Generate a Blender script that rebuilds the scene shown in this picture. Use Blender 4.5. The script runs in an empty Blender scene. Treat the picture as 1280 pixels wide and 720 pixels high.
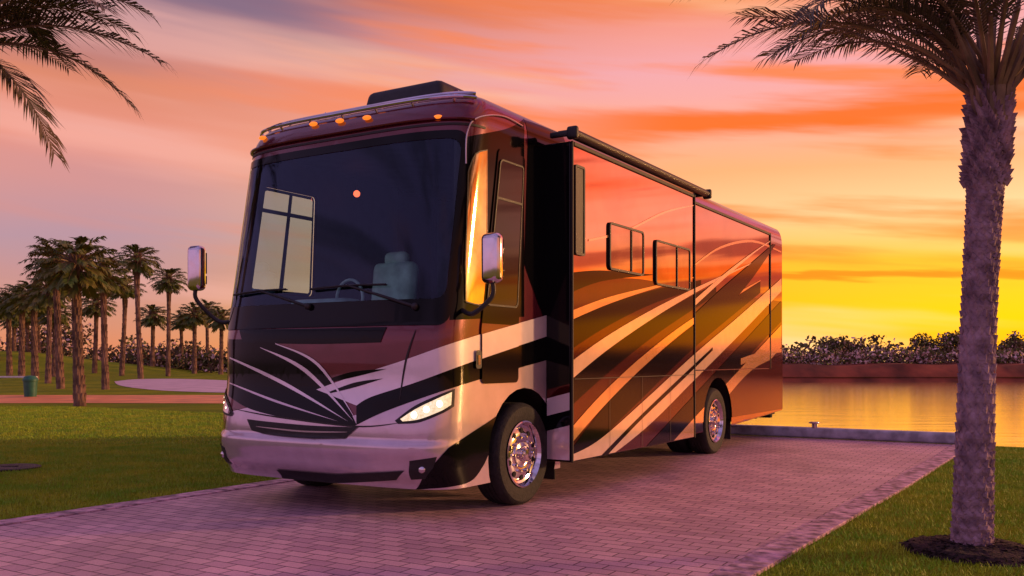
import bpy, bmesh, math, random
import numpy as np
from mathutils import Vector, Matrix
random.seed(7); np.random.seed(7)
C = bpy.context.scene.collection
F=1141.0; CH=1.29
WX,WY=0.107,8.13; D0,D1=0.5224,0.8527; N0,N1=-0.8526,0.5225
R=math.radians

# ------------------------------------------------------------- materials
def newmat(name):
    m=bpy.data.materials.new(name); m.use_nodes=True
    nt=m.node_tree; nt.nodes.clear()
    return m,nt
def N(nt,t,**k):
    n=nt.nodes.new(t)
    for a,b in k.items(): setattr(n,a,b)
    return n
def mat(name,base,rough=.5,metal=0,coat=0,ior=1.5,var=.12,vscale=6,bump=0,bscale=40,emit=None,estr=0,base2=None,detail=4,coatr=.02):
    m,nt=newmat(name)
    out=N(nt,'ShaderNodeOutputMaterial'); p=N(nt,'ShaderNodeBsdfPrincipled')
    p.inputs['Roughness'].default_value=rough; p.inputs['Metallic'].default_value=metal
    p.inputs['Coat Weight'].default_value=coat; p.inputs['Coat Roughness'].default_value=coatr; p.inputs['IOR'].default_value=ior
    tc=N(nt,'ShaderNodeTexCoord')
    no=N(nt,'ShaderNodeTexNoise'); no.inputs['Scale'].default_value=vscale; no.inputs['Detail'].default_value=detail
    nt.links.new(tc.outputs['Object'],no.inputs['Vector'])
    mx=N(nt,'ShaderNodeMix',data_type='RGBA')
    b2=base2 or tuple(v*(1-2*var) for v in base)
    mx.inputs[6].default_value=(*[min(v*(1+var),1) if not base2 else v for v in base],1); mx.inputs[7].default_value=(*b2,1)
    mr=N(nt,'ShaderNodeMapRange'); mr.inputs['From Min'].default_value=.35; mr.inputs['From Max'].default_value=.65
    nt.links.new(no.outputs['Fac'],mr.inputs['Value']); nt.links.new(mr.outputs[0],mx.inputs[0])
    nt.links.new(mx.outputs[2],p.inputs['Base Color'])
    if bump:
        nb=N(nt,'ShaderNodeTexNoise'); nb.inputs['Scale'].default_value=bscale; nb.inputs['Detail'].default_value=5
        nt.links.new(tc.outputs['Object'],nb.inputs['Vector'])
        bp=N(nt,'ShaderNodeBump'); bp.inputs['Strength'].default_value=bump; bp.inputs['Distance'].default_value=.02
        nt.links.new(nb.outputs['Fac'],bp.inputs['Height']); nt.links.new(bp.outputs[0],p.inputs['Normal'])
    if emit:
        p.inputs['Emission Color'].default_value=(*emit,1); p.inputs['Emission Strength'].default_value=estr
    nt.links.new(p.outputs[0],out.inputs[0])
    return m
M={}
M['maroon']=mat('maroon_paint',(.14,.012,.028),.18,.35,.8,var=.05)
M['black']=mat('black_paint',(.003,.003,.004),.08,0,0,ior=1.3,var=.05)
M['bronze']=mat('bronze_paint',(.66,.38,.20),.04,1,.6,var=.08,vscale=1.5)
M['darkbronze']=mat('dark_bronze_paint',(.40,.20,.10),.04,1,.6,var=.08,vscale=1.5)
M['brown']=mat('brown_paint',(.095,.012,.012),.10,.6,.25,var=.05)
M['gold']=mat('gold_paint',(.92,.54,.24),.14,.6,1,var=.04)
M['cream']=mat('cream_paint',(.96,.76,.56),.16,.45,1,var=.04)
M['silver']=mat('silver_paint',(.66,.53,.60),.20,.5,1,var=.04)
M['pale']=mat('pale_paint',(.84,.74,.80),.22,.25,1,var=.03)
M['chrome']=mat('chrome',(.76,.70,.75),.10,1,0,var=.03,vscale=12)
M['rubber']=mat('rubber',(.016,.015,.016),.75,0,0,var=.25,vscale=20,bump=.4,bscale=60)
M['plastic']=mat('black_plastic',(.012,.011,.013),.5,0,0,var=.2,vscale=15,bump=.15,bscale=150)
M['dark']=mat('dark_liner',(.006,.005,.006),.85,0,0,var=.2)
M['tint']=mat('tinted_glass',(.010,.008,.010),.03,0,0,ior=1.42,var=.02)
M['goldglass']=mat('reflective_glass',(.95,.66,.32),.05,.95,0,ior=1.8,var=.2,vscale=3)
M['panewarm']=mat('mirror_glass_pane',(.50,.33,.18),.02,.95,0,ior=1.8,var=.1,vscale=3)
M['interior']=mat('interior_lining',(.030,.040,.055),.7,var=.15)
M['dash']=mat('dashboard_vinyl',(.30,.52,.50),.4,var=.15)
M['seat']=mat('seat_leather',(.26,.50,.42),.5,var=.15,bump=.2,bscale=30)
M['seam']=mat('panel_seam',(.02,.014,.012),.6,var=.1)
M['amber']=mat('amber_lens',(.8,.2,.02),.2,emit=(1,.22,.02),estr=1.1,var=.05)
M['redglint']=mat('red_glint',(.8,.1,.03),.2,emit=(1,.13,.05),estr=2.2,var=.05)  # glow imitates a red glint reflected in the windshield
M['lamp']=mat('lit_lamp',(.9,.8,.6),.1,emit=(1,.84,.58),estr=5.0,var=.05)
M['lampdim']=mat('headlight_reflector',(.85,.72,.5),.12,.8,1,emit=(1,.74,.42),estr=.85,var=.45,vscale=45)
def glassmat(name,tint,f0,k):
    m,nt=newmat(name)
    out=N(nt,'ShaderNodeOutputMaterial'); tr=N(nt,'ShaderNodeBsdfTransparent'); tr.inputs[0].default_value=(*tint,1)
    gl=N(nt,'ShaderNodeBsdfGlossy'); gl.inputs['Roughness'].default_value=.01; gl.inputs[0].default_value=(.58,.70,1,1)
    fr=N(nt,'ShaderNodeFresnel'); fr.inputs[0].default_value=1.5
    ma=N(nt,'ShaderNodeMath',operation='MULTIPLY_ADD'); ma.inputs[1].default_value=k; ma.inputs[2].default_value=f0
    mx=N(nt,'ShaderNodeMixShader')
    nt.links.new(fr.outputs[0],ma.inputs[0]); nt.links.new(ma.outputs[0],mx.inputs[0])
    nt.links.new(tr.outputs[0],mx.inputs[1]); nt.links.new(gl.outputs[0],mx.inputs[2]); nt.links.new(mx.outputs[0],out.inputs[0])
    return m
M['glass']=glassmat('windshield_glass',(.84,.97,.97),.01,.9)
M['clear']=glassmat('side_glass',(.82,1.0,.90),.02,.4)

# ------------------------------------------------------------- mesh builder
class MB:
    def __init__(s): s.V=[];s.Fc=[];s.Mi=[]
    def add(s,vs,fs,mi=0):
        o=len(s.V); s.V+= [tuple(v) for v in vs]; s.Fc+=[tuple(i+o for i in f) for f in fs]; s.Mi+=[mi]*len(fs)
    def addbm(s,bm,mi=0,fn=None):
        bm.verts.index_update()
        s.add([(fn(v.co.x,v.co.y) if fn else v.co[:]) for v in bm.verts],[[v.index for v in f.verts] for f in bm.faces],mi); bm.free()
    def rbox(s,c,size,r=0,mi=0,rot=None,seg=2):
        bm=bmesh.new(); bmesh.ops.create_cube(bm,size=1)
        for v in bm.verts: v.co=Vector((v.co.x*size[0],v.co.y*size[1],v.co.z*size[2]))
        if r: bmesh.ops.bevel(bm,geom=bm.edges[:],offset=r,segments=seg,affect='EDGES',profile=.5)
        for v in bm.verts:
            co=v.co
            if rot: co=rot@co
            v.co=co+Vector(c)
        s.addbm(bm,mi)
    def tube(s,pts,r,n=10,mi=0,cap=True):
        pts=[Vector(p) for p in pts]; k=len(pts); rr=r if hasattr(r,'__len__') else [r]*k
        vs=[];fs=[]; up=None
        for i,p in enumerate(pts):
            t=(pts[min(i+1,k-1)]-pts[max(i-1,0)]).normalized()
            if up is None:
                up=Vector((0,0,1)) if abs(t.z)<.9 else Vector((1,0,0))
            a=t.cross(up).normalized(); b=a.cross(t).normalized(); up=b
            for j in range(n):
                q=2*math.pi*j/n; vs.append(p+(a*math.cos(q)+b*math.sin(q))*rr[i])
        for i in range(k-1):
            for j in range(n):
                fs.append((i*n+j,i*n+(j+1)%n,(i+1)*n+(j+1)%n,(i+1)*n+j))
        if cap: fs.append(tuple(range(n))[::-1]); fs.append(tuple((k-1)*n+j for j in range(n)))
        s.add(vs,fs,mi)
    def lathe(s,prof,c,axis='y',n=32,mi=0,ph=0):
        vs=[];fs=[];k=len(prof)
        for r,o in prof:
            for j in range(n):
                q=2*math.pi*j/n+ph; a=r*math.cos(q); b=r*math.sin(q)
                if axis=='y': vs.append((c[0]+a,c[1]+o,c[2]+b))
                elif axis=='z': vs.append((c[0]+a,c[1]+b,c[2]+o))
                else: vs.append((c[0]+o,c[1]+a,c[2]+b))
        for i in range(k-1):
            for j in range(n): fs.append((i*n+j,i*n+(j+1)%n,(i+1)*n+(j+1)%n,(i+1)*n+j))
        s.add(vs,fs,mi)
    def ball(s,c,rad,mi=0,rot=None,u=12,v=8):
        bm=bmesh.new(); bmesh.ops.create_uvsphere(bm,u_segments=u,v_segments=v,radius=1)
        for w in bm.verts:
            co=Vector((w.co.x*rad[0],w.co.y*rad[1],w.co.z*rad[2]))
            if rot: co=rot@co
            w.co=co+Vector(c)
        s.addbm(bm,mi)
    def build(s,name,mats,parent=None,smooth=True,angle=35,recalc=True,loc=None,rotz=None):
        me=bpy.data.meshes.new(name); me.from_pydata(s.V,[],s.Fc)
        if not isinstance(mats,(list,tuple)): mats=[mats]
        for m in mats: me.materials.append(M[m] if isinstance(m,str) else m)
        me.polygons.foreach_set('material_index',s.Mi)
        if recalc:
            bm=bmesh.new(); bm.from_mesh(me); bmesh.ops.recalc_face_normals(bm,faces=bm.faces); bm.to_mesh(me); bm.free()
        if smooth:
            me.polygons.foreach_set('use_smooth',[True]*len(me.polygons)); me.set_sharp_from_angle(angle=R(angle))
        me.update()
        o=bpy.data.objects.new(name,me); C.objects.link(o)
        if parent: o.parent=parent
        if loc: o.location=loc
        if rotz is not None: o.rotation_euler.z=rotz
        return o
def npmesh(name,V,T,mats,mi=None,parent=None):
    me=bpy.data.meshes.new(name); n=len(V); k=T.shape[1]
    me.vertices.add(n); me.vertices.foreach_set('co',V.astype(np.float32).ravel())
    me.loops.add(T.size); me.loops.foreach_set('vertex_index',T.astype(np.int32).ravel())
    me.polygons.add(len(T)); me.polygons.foreach_set('loop_start',np.arange(0,T.size,k,dtype=np.int32))
    me.polygons.foreach_set('loop_total',np.full(len(T),k,dtype=np.int32))
    for m in mats: me.materials.append(M[m])
    if mi is not None: me.polygons.foreach_set('material_index',mi.astype(np.int32))
    me.update(calc_edges=True); me.validate()
    o=bpy.data.objects.new(name,me); C.objects.link(o)
    if parent: o.parent=parent
    return o
def tag(o,label=None,cat=None,group=None,kind=None):
    if label: o['label']=label
    if cat: o['category']=cat
    if group: o['group']=group
    if kind: o['kind']=kind
    return o
def empty(name,loc=(0,0,0),rz=0):
    o=bpy.data.objects.new(name,None); C.objects.link(o); o.location=loc; o.rotation_euler.z=rz; return o

# ------------------------------------------------------------- 2D helpers
def cat(P,k=8):
    if len(P)<3: return list(P)
    Q=[P[0]]+list(P)+[P[-1]]; out=[]
    for i in range(1,len(Q)-2):
        p0,p1,p2,p3=[np.array(q,float) for q in Q[i-1:i+3]]
        for j in range(k):
            t=j/k
            out.append(tuple(.5*((2*p1)+(-p0+p2)*t+(2*p0-5*p1+4*p2-p3)*t*t+(-p0+3*p1-3*p2+p3)*t**3)))
    out.append(tuple(P[-1])); return out
def band(top,bot,k=8): return cat(top,k)+cat(bot,k)[::-1]
def line_band(P,w):
    c=cat(P,8); n=len(c); a=[];b=[]
    for i,p in enumerate(c):
        q=c[min(i+1,n-1)]; o=c[max(i-1,0)]; dx,dy=q[0]-o[0],q[1]-o[1]; l=math.hypot(dx,dy) or 1
        h=w*.5*math.sin(math.pi*(.06+.88*i/(n-1)))
        a.append((p[0]-dy/l*h,p[1]+dx/l*h)); b.append((p[0]+dy/l*h,p[1]-dx/l*h))
    return a+b[::-1]
def rrect(x0,x1,y0,y1,r,n=5):
    P=[]
    for cx,cy,a in ((x1-r,y1-r,0),(x0+r,y1-r,90),(x0+r,y0+r,180),(x1-r,y0+r,270)):
        for i in range(n+1):
            q=R(a+90*i/n); P.append((cx+r*math.cos(q),cy+r*math.sin(q)))
    return P
def fill2d(loops,ulines=(),vlines=(),clip=None,subs=()):
    bm=bmesh.new(); es=[]
    for lp in loops:
        pts=[]
        for p in lp:
            if not pts or math.hypot(p[0]-pts[-1][0],p[1]-pts[-1][1])>1e-5: pts.append(p)
        if math.hypot(pts[0][0]-pts[-1][0],pts[0][1]-pts[-1][1])<1e-5: pts.pop()
        vs=[bm.verts.new((p[0],p[1],0)) for p in pts]
        for i in range(len(vs)): es.append(bm.edges.new((vs[i],vs[(i+1)%len(vs)])))
    bmesh.ops.triangle_fill(bm,use_beauty=True,use_dissolve=False,edges=es)
    def cut(co,no,outer=False):
        g=bm.verts[:]+bm.edges[:]+bm.faces[:]
        if g: bmesh.ops.bisect_plane(bm,geom=g,dist=1e-6,plane_co=co,plane_no=no,clear_outer=outer)
    if clip:
        u0,u1,v0,v1=clip
        cut((u0,0,0),(-1,0,0),True); cut((u1,0,0),(1,0,0),True); cut((0,v0,0),(0,-1,0),True); cut((0,v1,0),(0,1,0),True)
    # subtract discs (cu, cv, radius): cut along the edges of a convex polygon, drop what lies inside
    for cu,cv,rd in subs:
        if not bm.verts: break
        xs=[v.co.x for v in bm.verts]; ys=[v.co.y for v in bm.verts]
        if max(xs)<cu-rd or min(xs)>cu+rd or min(ys)>cv+rd or max(ys)<cv-rd: continue
        K=28
        for i in range(K):
            q=2*math.pi*(i+.5)/K; n_=(math.cos(q),math.sin(q),0); ap=rd*math.cos(math.pi/K)
            cut((cu+n_[0]*ap,cv+n_[1]*ap,0),n_)
        dead=[f for f in bm.faces if (f.calc_center_median()-Vector((cu,cv,0))).length<rd*.999]
        bmesh.ops.delete(bm,geom=dead,context='FACES')
    if bm.verts:
        xs=[v.co.x for v in bm.verts]; ys=[v.co.y for v in bm.verts]
        for u in ulines:
            if min(xs)<u<max(xs): cut((u,0,0),(1,0,0))
        for v in vlines:
            if min(ys)<v<max(ys): cut((0,v,0),(0,1,0))
    return bm

# ------------------------------------------------------------- body surface
BW=2.6; BN=.54; SE=3.9
th=np.linspace(0,math.pi,6001); cc=np.cos(th); qq=np.abs(np.sin(th))**(2/SE)
ty=1.3-1.3*np.sign(cc)*np.abs(cc)**(2/SE); tso=-BN*qq
tL=np.concatenate([[0],np.cumsum(np.hypot(np.diff(ty),np.diff(tso)))]); T=float(tL[-1])
def smooth(a,b,x):
    t=np.clip((x-a)/(b-a),0,1); return t*t*(3-2*t)
def nose(z):
    return -.075*smooth(.28,.46,z)*smooth(1.15,.70,z)+.06*smooth(.42,.26,z)+.02*smooth(1.45,1.6,z)-.035*smooth(.665,.615,z)*smooth(.44,.58,z)
def surfv(L,z):
    L=np.asarray(L,float); z=np.asarray(z,float)
    Lc=np.clip(L,0,T)
    y=np.interp(Lc,tL,ty); so=np.interp(Lc,tL,tso); q=np.interp(Lc,tL,qq)
    so=so+np.where(L<0,-L,0)+np.where(L>T,L-T,0)
    w=smooth(-1.2,-.0,L)*smooth(-1.2,-.0,T-L)
    lean=.31*np.clip((z-1.55)/1.75,0,1.2)
    s=-.78+so+lean*w+nose(z)*q
    t=np.clip((z-3.24)/.28,0,1); h=1-np.sqrt(np.maximum(1-t*t,0))
    y=1.3+(y-1.3)*(1-.12*h/1.3); s=s+.27*h*q
    return s,y,z
def surf(L,z,off=0):
    s,y,zz=surfv([L,L+.004,L],[z,z,z+.004])
    p=Vector((s[0],y[0],zz[0]))
    if off:
        a=Vector((s[1],y[1],zz[1]))-p; b=Vector((s[2],y[2],zz[2]))-p
        n=b.cross(a)
        if n.length>0: n.normalize()
        if n.dot(p-Vector((2.5 if (0<L<T) else p.x,1.3,1.6 if z>3.2 else p.z)))<0: n=-n
        p=p+n*off
    return p
def proj(s,y,z):
    x=WX+D0*s+N0*y; d=WY+D1*s+N1*y
    return 640+F*x/d, 451-F*(z-CH)/d
gl=np.linspace(-1.6,T*.955,230); gz=np.linspace(.27,3.5,130)
GL,GZ=np.meshgrid(gl,gz); gs,gy,gzz=surfv(GL,GZ); gpx,gpy=proj(gs,gy,gzz)
eps=.002
a=proj(*surfv(GL+eps,GZ)); b=proj(*surfv(GL,GZ+eps))
ori=(a[0]-gpx)*(b[1]-gpy)-(a[1]-gpy)*(b[0]-gpx)
vis=ori*np.sign(np.median(ori))>0
def px2(px,py):
    d=(gpx-px)**2+(gpy-py)**2+np.where(vis,0,1e9); i=np.unravel_index(np.argmin(d),d.shape)
    L,z=float(GL[i]),float(GZ[i])
    for _ in range(6):
        s,y,zz=surfv([L,L+1e-4,L],[z,z,z+1e-4]); X,Y=proj(s,y,zz)
        J=np.array([[X[1]-X[0],X[2]-X[0]],[Y[1]-Y[0],Y[2]-Y[0]]])/1e-4
        if abs(np.linalg.det(J))<50: break
        st=np.linalg.solve(J,[px-X[0],py-Y[0]]); st=np.clip(st,-.06,.06)
        L+=st[0]; z+=st[1]
    return (min(max(L,-1.6),T),min(max(z,.27),3.5))
def plane_px(px,py,y0):
    r=(px-640)/F; s=(r*(WY+N1*y0)-WX-N0*y0)/(D0-r*D1); d=WY+D1*s+N1*y0
    return (s,CH-(py-451)*d/F)
UL=[-1.2+.2*i for i in range(5)]+[-.25+.05*i for i in range(int((T+.5)/.05)+1)]+[T+.3+.2*i for i in range(6)]
UL+= [.012,.025,.075,.1+.025,.175,.225,.275,T-.012,T-.025,T-.075,T-.125,T-.175,T-.225]
VL=[.27+.03*i for i in range(8)]+[.51+.0175*i for i in range(12)]+[.76+.06*i for i in range(8)]+[1.25,1.35,1.45,1.5,1.55,1.6,1.8,2.0,2.2,2.4,2.6,2.8,3.0]+[3.24+.035*i for i in range(8)]+[3.5,3.51]
def drape(mb,loops,off,mi,clip=None,subs=()):
    bm=fill2d(loops,UL,VL,clip,subs); mb.addbm(bm,mi,lambda u,v:surf(u,v,off))
def flat(mb,loops,y0,off,mi,clip=None):
    bm=fill2d(loops,(),(),clip); mb.addbm(bm,mi,lambda u,v:(u,y0-off,v))

# ------------------------------------------------------------- motorhome
rv=empty('motorhome',(WX,WY,0),math.atan2(D1,D0))
tag(rv,'large maroon, black and gold motorhome with slide-outs parked on the brick pad','motorhome')
REAR=8.5; LR=-.78-REAR; WB=5.22; ZC=.46; RA=.59; RB=.60
ARCH=[(-.78,ZC,RA),(-.78-WB,ZC,RB),(T+.78,ZC,RA),(T+.78+WB,ZC,RB)]
outline=[(LR,.46),(LR+2.4,.37),(-4.8,.34),(-1.4,.34),(-.15,.33),(.25,.29),(T-.25,.29),(T+.15,.33),(T+1.4,.34),(T+4.8,.34),(T-LR-2.4,.37),(T-LR,.46)]
ZT=3.515
outline+=[(T-LR,ZT),(LR,ZT)]
WL0=px2(569,300)[0]; WL1=T-WL0
ws_open=rrect(WL0+.03,WL1-.03,1.78,3.10,.10)
fwin=[T-.10,T+.80,1.96,3.0]
def farhole(): return rrect(fwin[0],fwin[1],fwin[2],fwin[3],.05)
body=MB()
drape(body,[outline,ws_open,farhole()],0,0,None,ARCH)
z0=.46
prof=[tuple(surf(LR,z)) for z in np.linspace(z0,ZT,24)]; prof2=[tuple(surf(T-LR,z)) for z in np.linspace(z0,ZT,24)]
body.add(prof+prof2[::-1],[tuple(range(48))],0)
ring=[tuple(surf(l,ZT)) for l in [LR]+list(np.linspace(-1.3,T+1.3,80))+[T-LR]]
body.add(ring,[tuple(range(len(ring)))],0)
BMATS=['maroon','black','silver','pale','bronze','gold','cream','brown','seam','chrome','darkbronze']
FG=[]
FG.append((band([(568,175),(566,280),(563,380),(562,400)],[(655,148),(655,280),(655,330),(655,396)]),1,0))
FG.append((band([(286,515),(350,505),(440,520),(510,482),(570,462),(700,436)],[(286,592),(350,612),(430,616),(520,618),(590,614),(700,600)]),2,0))
FG.append((band([(655,150),(655,330)],[(700,160),(700,450)]),1,1))
FG.append((band([(286,424),(340,428),(395,455),(432,505),(446,531)],[(286,495),(310,510),(345,520),(390,528),(444,532)]),1,1))
FG.append((band([(396,487),(440,471),(500,452),(580,424),(690,392)],[(446,507),(465,496),(520,478),(590,452),(690,418)]),3,2))
FG.append((band([(446,507),(465,496),(520,478),(590,452),(690,418)],[(446,531),(480,515),(535,495),(600,474),(690,448)]),1,2))
FG.append((band([(560,560),(590,540),(620,520),(640,500)],[(520,612),(565,608),(590,600),(605,580)]),1,2))
FG.append((band([(326,434),(385,462),(443,527)],[(326,434.6),(381,465),(443,527)]),3,4))
FG.append((band([(288,446),(358,478),(436,527)],[(288,448),(356,482),(436,527)]),3,4))
FG.append((band([(288,478),(345,500),(424,527)],[(288,479.5),(345,503),(424,527)]),2,4))
FG.append((band([(345,429),(400,455),(447,527)],[(345,430),(397,457),(447,527)]),3,4))
FG.append((band([(400,478),(440,465),(484,461)],[(400,480),(440,472),(484,461)]),1,4))
FG.append((band([(412,490),(445,478),(480,473)],[(412,492),(445,484),(480,473)]),1,4))
FG.append((band([(300,412),(390,411),(484,409)],[(304,428),(390,430),(476,428)]),1,3))
FG.append((line_band([(520,412),(508,450),(500,500)],2.5),8,4))
FG.append((line_band([(292,511),(345,521),(445,533),(498,529)],2.2),8,4))
FGL=[([px2(*p) for p in lp],mi,k) for lp,mi,k in FG]
for lp,mi,k in FGL: drape(body,[lp],.002+.0015*k,mi,None,ARCH[:1])
drape(body,[rrect(WL0-.02,WL1+.02,1.57,3.17,.10),ws_open],.010,1)
drape(body,[[(WL0-.2,3.215),(WL1+.2,3.215),(WL1+.2,3.235),(WL0-.2,3.235)]],.006,8)
def P0(lp,y0): return [plane_px(x,y,y0) for x,y in lp]
SG=[]
def streak(pts,mi,k):
    SG.append((band([(x,t) for x,t,b in pts],[(x,b) for x,t,b in pts],6),mi,k))
streak([(700,352,600),(790,348,585),(868,362,560),(985,378,530)],7,0)
streak([(704,342,370),(750,338,352),(815,343,344)],1,1)
streak([(700,394,406),(755,373,382),(810,359,363),(868,346,347)],5,2)
streak([(700,406,446),(755,382,410),(815,363,380),(876,350,360)],1,1)
streak([(700,462,486),(755,422,440),(820,384,395),(890,350,354),(945,326,327)],6,3)
streak([(700,486,520),(755,440,470),(820,395,418),(895,354,368)],1,1)
streak([(702,548,568),(750,494,512),(805,443,457),(868,396,404),(950,350,351)],5,3)
streak([(706,572,590),(755,508,544),(810,454,490),(868,406,434),(950,352,366)],1,2)
streak([(700,574,592),(745,552,580),(805,500,536),(868,442,474),(920,398,422),(976,348,364)],6,4)
streak([(740,580,588),(795,524,530),(845,476,482),(890,434,438)],1,5)
streak([(775,592,596),(830,534,566),(880,480,520),(930,426,452),(976,376,402)],1,3)
streak([(805,592,596),(860,530,560),(905,482,514),(976,406,434)],5,4)
streak([(868,392,414),(900,362,392),(935,332,354),(972,300,301)],1,5)
streak([(868,374,382),(905,342,348),(945,312,314),(976,292,293)],6,5)
streak([(735,299,302),(780,288,291),(830,264,267),(868,256,257)],5,2)
streak([(868,330,332),(900,308,311),(940,300,303),(976,314,316)],5,2)
streak([(905,500,530),(940,462,530),(985,440,525)],7,5)
streak([(925,448,456),(950,440,446),(976,436,440)],5,6)
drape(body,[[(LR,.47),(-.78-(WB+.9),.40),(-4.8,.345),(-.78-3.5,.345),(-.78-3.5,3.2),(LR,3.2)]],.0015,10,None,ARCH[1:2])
for lp,mi,k in SG:
    q=[(-.78-s,z) for s,z in P0(lp,0)]
    drape(body,[q],.0035+.0015*k,mi,(LR,-.78-3.55,.48,3.2),ARCH[1:2])
body.build('body',BMATS,rv,angle=40)

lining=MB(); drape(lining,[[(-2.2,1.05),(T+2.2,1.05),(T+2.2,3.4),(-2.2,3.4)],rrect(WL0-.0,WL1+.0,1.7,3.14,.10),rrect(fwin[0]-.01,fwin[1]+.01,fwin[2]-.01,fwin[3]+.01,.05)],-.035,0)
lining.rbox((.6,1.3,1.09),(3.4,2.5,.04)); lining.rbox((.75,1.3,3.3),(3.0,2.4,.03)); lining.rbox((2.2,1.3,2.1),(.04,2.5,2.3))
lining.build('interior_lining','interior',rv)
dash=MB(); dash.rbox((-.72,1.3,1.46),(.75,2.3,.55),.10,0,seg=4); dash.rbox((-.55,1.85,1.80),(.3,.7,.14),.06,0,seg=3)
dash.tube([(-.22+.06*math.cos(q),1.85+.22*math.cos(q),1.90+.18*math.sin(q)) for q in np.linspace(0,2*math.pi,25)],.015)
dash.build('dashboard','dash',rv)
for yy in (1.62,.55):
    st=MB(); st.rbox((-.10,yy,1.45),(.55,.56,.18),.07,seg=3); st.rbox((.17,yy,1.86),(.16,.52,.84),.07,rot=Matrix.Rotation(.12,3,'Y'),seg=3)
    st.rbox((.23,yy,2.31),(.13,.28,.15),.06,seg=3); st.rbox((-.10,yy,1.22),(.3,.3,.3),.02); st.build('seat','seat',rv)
g=MB(); g.ball((.4,2.30,3.06),(.036,.036,.036),0); g.tube([(.4,2.30,3.09),(.4,2.30,3.29)],.005,6,1); g.build('windshield_glint',['redglint','dark'],rv)  # glowing ball and stem added in place of a windshield reflection
g=MB(); drape(g,[ws_open],.004,0); g.build('windshield','glass',rv)
g=MB(); drape(g,[farhole()],.004,1)
fr=[farhole(),rrect(fwin[0]+.03,fwin[1]-.03,fwin[2]+.03,fwin[3]-.03,.03)]
drape(g,fr,.010,0); mid=(fwin[0]+fwin[1])/2-.02
drape(g,[rrect(mid-.03,mid+.03,fwin[2]+.02,fwin[3]-.02,.005)],.012,0); drape(g,[rrect(fwin[0]+.02,fwin[1]-.02,2.75,2.79,.005)],.014,0)
g.build('window',['plastic','clear'],rv)
def seam_ring(mb,lp,w,off,mi):
    c=np.mean(np.array(lp),axis=0)
    inn=[(c[0]+(u-c[0])*(1-w/max(abs(u-c[0]),.15) if abs(u-c[0])>1e-6 else 1),c[1]+(v-c[1])*(1-w/max(abs(v-c[1]),.3))) for u,v in lp]
    drape(mb,[lp,inn],off,mi)
cw=[px2(*p) for p in cat([(584,214),(593,192),(608,187)],3)+[(608,300)]+cat([(608,378),(598,382),(581,378)],3)+cat([(580,330),(584,214)],2)[:-1]]
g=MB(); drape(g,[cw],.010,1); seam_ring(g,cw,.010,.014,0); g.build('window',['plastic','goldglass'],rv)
dL0=px2(651,300)[0]; dL1=px2(611,300)[0]; dz0,dz1=1.10,3.10
dr=MB(); dloop=rrect(dL0,dL1,dz0,dz1,.05)
drape(dr,[dloop],.013,1)
drape(dr,[rrect(dL0,dL1,1.36,1.60,.001)],.0145,0)
for lp,mi,k in FGL[4:6]: drape(dr,[lp],.0155+.0015*k,mi,(dL0+.005,dL1-.005,dz0+.01,dz1-.01))
door=dr.build('door',BMATS,rv)
g=MB(); gw=rrect(dL0+.05,dL1-.04,1.76,3.0,.04); drape(g,[gw],.020,1); drape(g,[rrect(dL0+.04,dL1-.03,1.75,3.01,.05),rrect(dL0+.055,dL1-.045,1.765,2.995,.04)],.024,0)
drape(g,[rrect(dL0+.05,dL1-.04,2.66,2.68,.004)],.025,0)
g.build('window',['plastic','tint'],door)
g=MB(); 
h0=px2(596,450)
drape(g,[rrect(h0[0]-.04,h0[0]+.04,h0[1]-.07,h0[1]+.08,.02)],.022,0); drape(g,[rrect(h0[0]-.014,h0[0]+.018,h0[1]-.04,h0[1]+.04,.008)],.028,1)
g.build('handle',['plastic','chrome'],door)

# ---- bumper details
def pxl(P): return [px2(*p) for p in P]
gr=MB()
drape(gr,[pxl(band([(310,524),(335,527),(390,532),(448,534)],[(316,538),(345,545),(395,549),(432,548)]))],.012,0)
drape(gr,[pxl(line_band([(322,533),(380,539),(436,540)],2))],.018,1)
gr.build('grille',['plastic','silver'],rv)
gr=MB(); drape(gr,[pxl([(346,586),(420,592),(506,588),(496,599),(420,604),(354,598)])],.010,0)
gr.build('bumper_intake',['plastic'],rv)
def mirror(lp): return [(T-u,v) for u,v in lp]
hl=pxl(band([(494,526),(518,508),(545,495),(568,486)],[(498,530),(524,528),(552,517),(567,508)]))
hin=pxl(band([(501,524),(521,511),(545,499),(564,490)],[(504,527),(525,524),(550,514),(563,506)]))
hp=[px2(518,519),px2(533,512),px2(549,505)]
fog=px2(527,587); fin=pxl([(512,576),(546,571),(541,585),(532,598),(514,599)])
for side in (0,1):
    f=(lambda l:l) if side==0 else mirror
    g=MB(); drape(g,[f(hl)],.008,0); drape(g,[f(hin)],.012,1)
    for u,v in f(hp):
        rr_=.026 if side==0 else .012
        g.ball(surf(u,v,.004),(rr_,rr_,rr_*1.1),2)
    g.build('headlight',['plastic','lampdim' if side==0 else 'chrome','lamp'],rv)
    g=MB(); u,v=f([fog])[0]
    drape(g,[f(fin)],.006,0); g.ball(surf(u,v,.0),(.022,.035,.030),1); g.build('fog_light',['plastic','chrome'],rv)
for k,(x,y) in enumerate([(330,174),(393,157),(426,153),(460,149),(548,148)]):
    u,v=px2(x,y); g=MB(); p=surf(u,v,.018)
    g.ball(p,(.026,.045,.020),0); g.build('marker_light','amber',rv)
for zz,off in ((3.50,.03),(3.45,.035),(3.27,.02)):
    g=MB(); g.tube([surf(l,zz,off) for l in np.linspace(.30,T-.15,60)],.016,8)
    for l in np.linspace(.5,T-.4,7): g.tube([surf(l,zz,-.01),surf(l,zz,off)],.012,6)
    g.build('brow_rail','chrome' if zz>3.4 else 'maroon',rv)
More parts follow.
